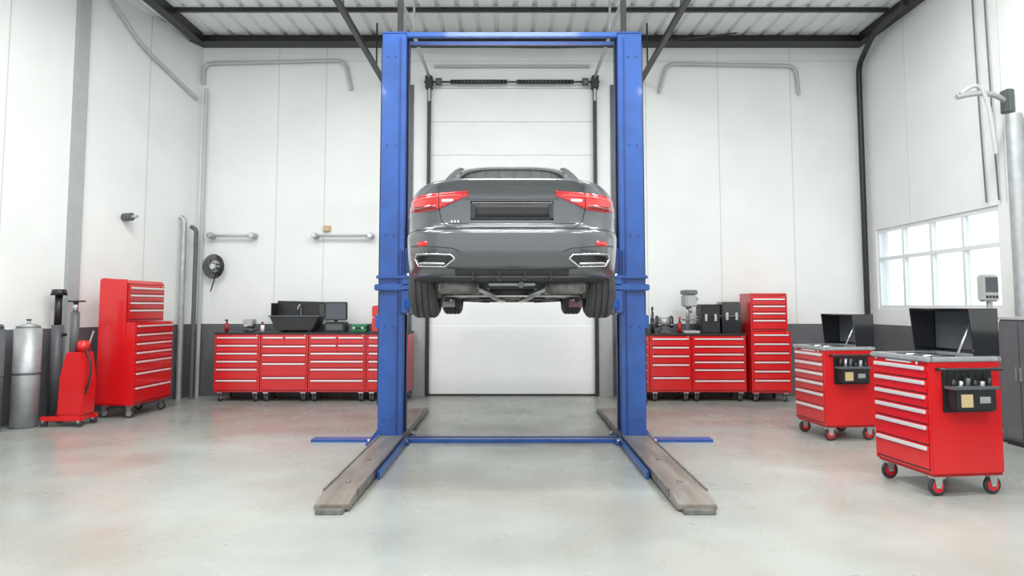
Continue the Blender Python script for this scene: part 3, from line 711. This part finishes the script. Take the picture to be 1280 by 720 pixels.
cyl(c, 'tank', (-0.12, 0, 0.13), (0.14, 0, 0.13), 0.09, M_galv, bev=0.03)
for a in (-0.08, 0.1): box(c, 'foot', a-0.012, a+0.012, -0.06, 0.06, 0, 0.08, M_black)
box(c, 'pump', -0.06, 0.08, -0.05, 0.05, 0.21, 0.40, M_darkgrey, 0.015); cyl(c, 'gauge', (0.1, -0.11, 0.24), (0.1, -0.07, 0.24), 0.03, M_steel); cyl(c, 'pump_head', (0.0, 0, 0.40), (0, 0, 0.50), 0.04, M_steel)
for i, (x, y, h) in enumerate(((2.23, 10.84, 0.34), (2.66, 10.84, 0.26), (-4.55, 10.9, 0.2), (-3.98, 10.9, 0.16), (2.30, 11.2, 0.42))):
    c = empty('spray_bottle', (x, y, ZR if x > 0 else ZB))
    cyl(c, 'bottle', (0, 0, 0), (0, 0, h*0.7), 0.03, [M_black, M_redd, M_redd, M_white, M_galv][i], bev=0.006)
    cyl(c, 'neck', (0, 0, h*0.7), (0, 0, h*0.85), 0.012, M_black); box(c, 'nozzle', -0.012, 0.012, -0.05, 0.02, h*0.85, h, M_red if i % 2 else M_black, 0.004)

# ---------------------------------------------------------------- equipment left
def gas_cyl(x, y, r, h, m, nm='gas_cylinder'):
    c = empty(nm, (x, y, 0))
    cyl(c, 'tank', (0, 0, 0.0), (0, 0, h-0.06), r, m, seg=36, bev=0.02)
    cyl(c, 'shoulder', (0, 0, h-0.06), (0, 0, h-0.02), r-0.01, m, r2=0.06, seg=36)
    cyl(c, 'valve', (0, 0, h-0.03), (0, 0, h+0.02), 0.02, M_steel); cyl(c, 'hand_wheel', (0, 0, h+0.02), (0, 0, h+0.035), 0.03, M_black)
    cyl(c, 'band', (0, 0, h*0.5), (0, 0, h*0.5+0.03), r+0.003, M_darkgrey, seg=36)
gas_cyl(-6.05, 8.55, 0.15, 1.30, M_galv)
gas_cyl(-6.17, 8.18, 0.09, 1.30, M_darkgrey, 'oil_drainer')
c = empty('hydraulic_jack_stand', (-6.02, 9.05, 0))
box(c, 'base', -0.13, 0.13, -0.13, 0.13, 0, 0.04, M_darkgrey, 0.01)
cyl(c, 'ram_housing', (0, 0, 0.04), (0, 0, 1.25), 0.07, M_darkgrey); cyl(c, 'ram', (0, 0, 1.25), (0, 0, 1.64), 0.045, M_black)
cyl(c, 'saddle', (0, 0, 1.64), (0, 0, 1.72), 0.10, M_black, r2=0.08); box(c, 'lever', -0.02, 0.12, -0.02, 0.02, 1.1, 1.14, M_black, 0.005)
c = empty('transmission_jack', (-5.52, 8.72, 0))
box(c, 'foot_a', -0.34, 0.18, -0.18, -0.11, 0.07, 0.13, M_red, 0.012); box(c, 'foot_b', -0.34, 0.18, 0.11, 0.18, 0.07, 0.13, M_red, 0.012)
box(c, 'foot_cross', -0.12, 0.14, -0.16, 0.16, 0.07, 0.14, M_red, 0.012)
prism(c, 'pump_body', [(-0.16, 0.14), (0.16, 0.14), (0.17, 0.55), (0.12, 0.92), (-0.08, 0.92), (-0.15, 0.6)], 'y', -0.13, 0.13, M_red, 0.015)
cyl(c, 'reservoir', (0.06, 0, 0.92), (0.06, 0, 1.06), 0.075, M_red, bev=0.015)
cyl(c, 'ram', (-0.06, 0, 0.80), (-0.06, 0, 1.42), 0.05, M_darkgrey); cyl(c, 'inner_ram', (-0.06, 0, 1.42), (-0.06, 0, 1.55), 0.03, M_steel)
box(c, 'saddle', -0.12, 0.02, -0.08, 0.08, 1.55, 1.57, M_black, 0.005)
tube(c, 'hose', [(0.12, -0.05, 0.95), (0.24, -0.1, 0.8), (0.22, -0.12, 0.5), (0.16, -0.1, 0.4)], 0.013, M_black, smooth=True)
tube(c, 'pump_handle', [(0.1, 0.02, 0.95), (0.17, 0.02, 1.18)], 0.012, M_steel)
for k, (a, b) in enumerate(((-0.3, -0.145), (0.14, -0.145), (-0.3, 0.145), (0.14, 0.145))):
    cyl(c, 'wheel_%d' % k, (a, b-0.02, 0.04), (a, b+0.02, 0.04), 0.04, M_rubber); box(c, 'fork_%d' % k, a-0.015, a+0.015, b-0.028, b+0.028, 0.05, 0.085, M_steel)

# ---------------------------------------------------------------- right wall equipment
tube(None, 'exhaust_duct', bent([(5.90, 7.86, 0.0), (5.90, 7.86, 3.75)], 0.2), 0.085, M_galv)
for yy in (8.28, 8.5):
    tube(None, 'wall_cable', [(5.98, yy, 2.8), (5.96, yy+0.05, 4.4), (5.99, yy+0.1, 6.05)], 0.010, M_darkgrey, smooth=True)
c = empty('extraction_arm')
tube(c, 'boom', [(5.97, 8.05, 3.95), (5.7, 7.95, 4.1), (5.3, 7.95, 3.98)], 0.032, M_galv, smooth=True)
tube(c, 'hose', [(5.35, 7.95, 4.02), (5.55, 7.95, 4.2), (5.68, 7.95, 3.9), (5.72, 7.95, 3.5), (5.74, 7.95, 3.3)], 0.025, M_pipe, smooth=True)
box(c, 'wall_plate', 5.93, 6.015, 7.98, 8.12, 3.82, 4.1, M_darkgrey, 0.01)
c = empty('workshop_cabinet', (5.40, 6.98, 0))
box(c, 'carcass', 0, 0.5, 0, 0.6, 0.05, 1.35, M_darkgrey, 0.01); box(c, 'plinth', 0.02, 0.48, 0.02, 0.58, 0, 0.05, M_black)
box(c, 'door_a', -0.012, 0, 0.01, 0.295, 0.08, 1.32, M_darkgrey, 0.004); box(c, 'door_b', -0.012, 0, 0.305, 0.59, 0.08, 1.32, M_darkgrey, 0.004)
for a in (0.27, 0.33): box(c, 'handle', -0.035, -0.012, a-0.008, a+0.008, 0.7, 0.85, M_steel, 0.003)
for k in range(4): box(c, 'vent_%d' % k, 0.1, 0.4, -0.006, 0.0, 1.05+0.04*k, 1.07+0.04*k, M_black)
box(c, 'top', -0.01, 0.51, -0.01, 0.61, 1.35, 1.38, M_greypaint, 0.005)
c = empty('diagnostic_stand', (5.50, 7.85, 0))
cyl(c, 'pole', (0, 0, 0.05), (0, 0, 1.6), 0.03, M_galv); cyl(c, 'foot', (0, 0, 0), (0, 0, 0.05), 0.2, M_darkgrey)
box(c, 'housing', -0.09, 0.09, -0.05, 0.08, 1.55, 1.86, M_greypaint, 0.02); box(c, 'screen', -0.07, 0.07, -0.056, -0.05, 1.66, 1.83, M_screen)
for k in range(4): box(c, 'key_%d' % k, -0.07+0.037*k, -0.045+0.037*k, -0.056, -0.05, 1.59, 1.62, M_black)

# ---------------------------------------------------------------- unseen ceiling lamps, added to light the room
def add_fill_lamp(x, y, p, sx=2.2, sy=0.4):
    c = empty('added_fill_lamp', (x, y, 0))
    box(c, 'housing', -sx/2, sx/2, -sy/2, sy/2, ZC-0.10, ZC-0.04, M_greypaint, 0.005)
    for a in (-0.4, 0.4): box(c, 'bracket', a*sx-0.02, a*sx+0.02, -0.02, 0.02, ZC-0.05, ZC, M_greypaint)
    box(c, 'diffuser', -sx/2+0.03, sx/2-0.03, -sy/2+0.03, sy/2-0.03, ZC-0.115, ZC-0.10, M_fill_lamp)
    l = bpy.data.lights.new('ceiling_lamp_light', 'AREA'); l.shape = 'RECTANGLE'; l.size = sx; l.size_y = sy; l.energy = p; l.color = (1.0, 1.0, 0.985)
    o = bpy.data.objects.new('lamp_light', l); COL.objects.link(o); o.location = (0, 0, ZC-0.125); o.parent = c
for x in (-3.6, 0, 3.6):
    for y in (1.2, 4.2, 6.9):
        add_fill_lamp(x, y, 108)

w = bpy.data.worlds.new('world'); sc.world = w; w.use_nodes = True
bg = w.node_tree.nodes['Background']; bg.inputs[0].default_value = (0.93, 0.97, 1.0, 1); bg.inputs[1].default_value = 1.4

# ---------------------------------------------------------------- camera
cam = bpy.data.cameras.new('camera'); cam.sensor_width = 36; cam.lens = 36*850/1280
cam.shift_y = -37/1280
co = bpy.data.objects.new('camera', cam); COL.objects.link(co)
co.location = (0, 0, 1.5); co.rotation_euler = (math.radians(90+4), 0, 0)
sc.camera = co
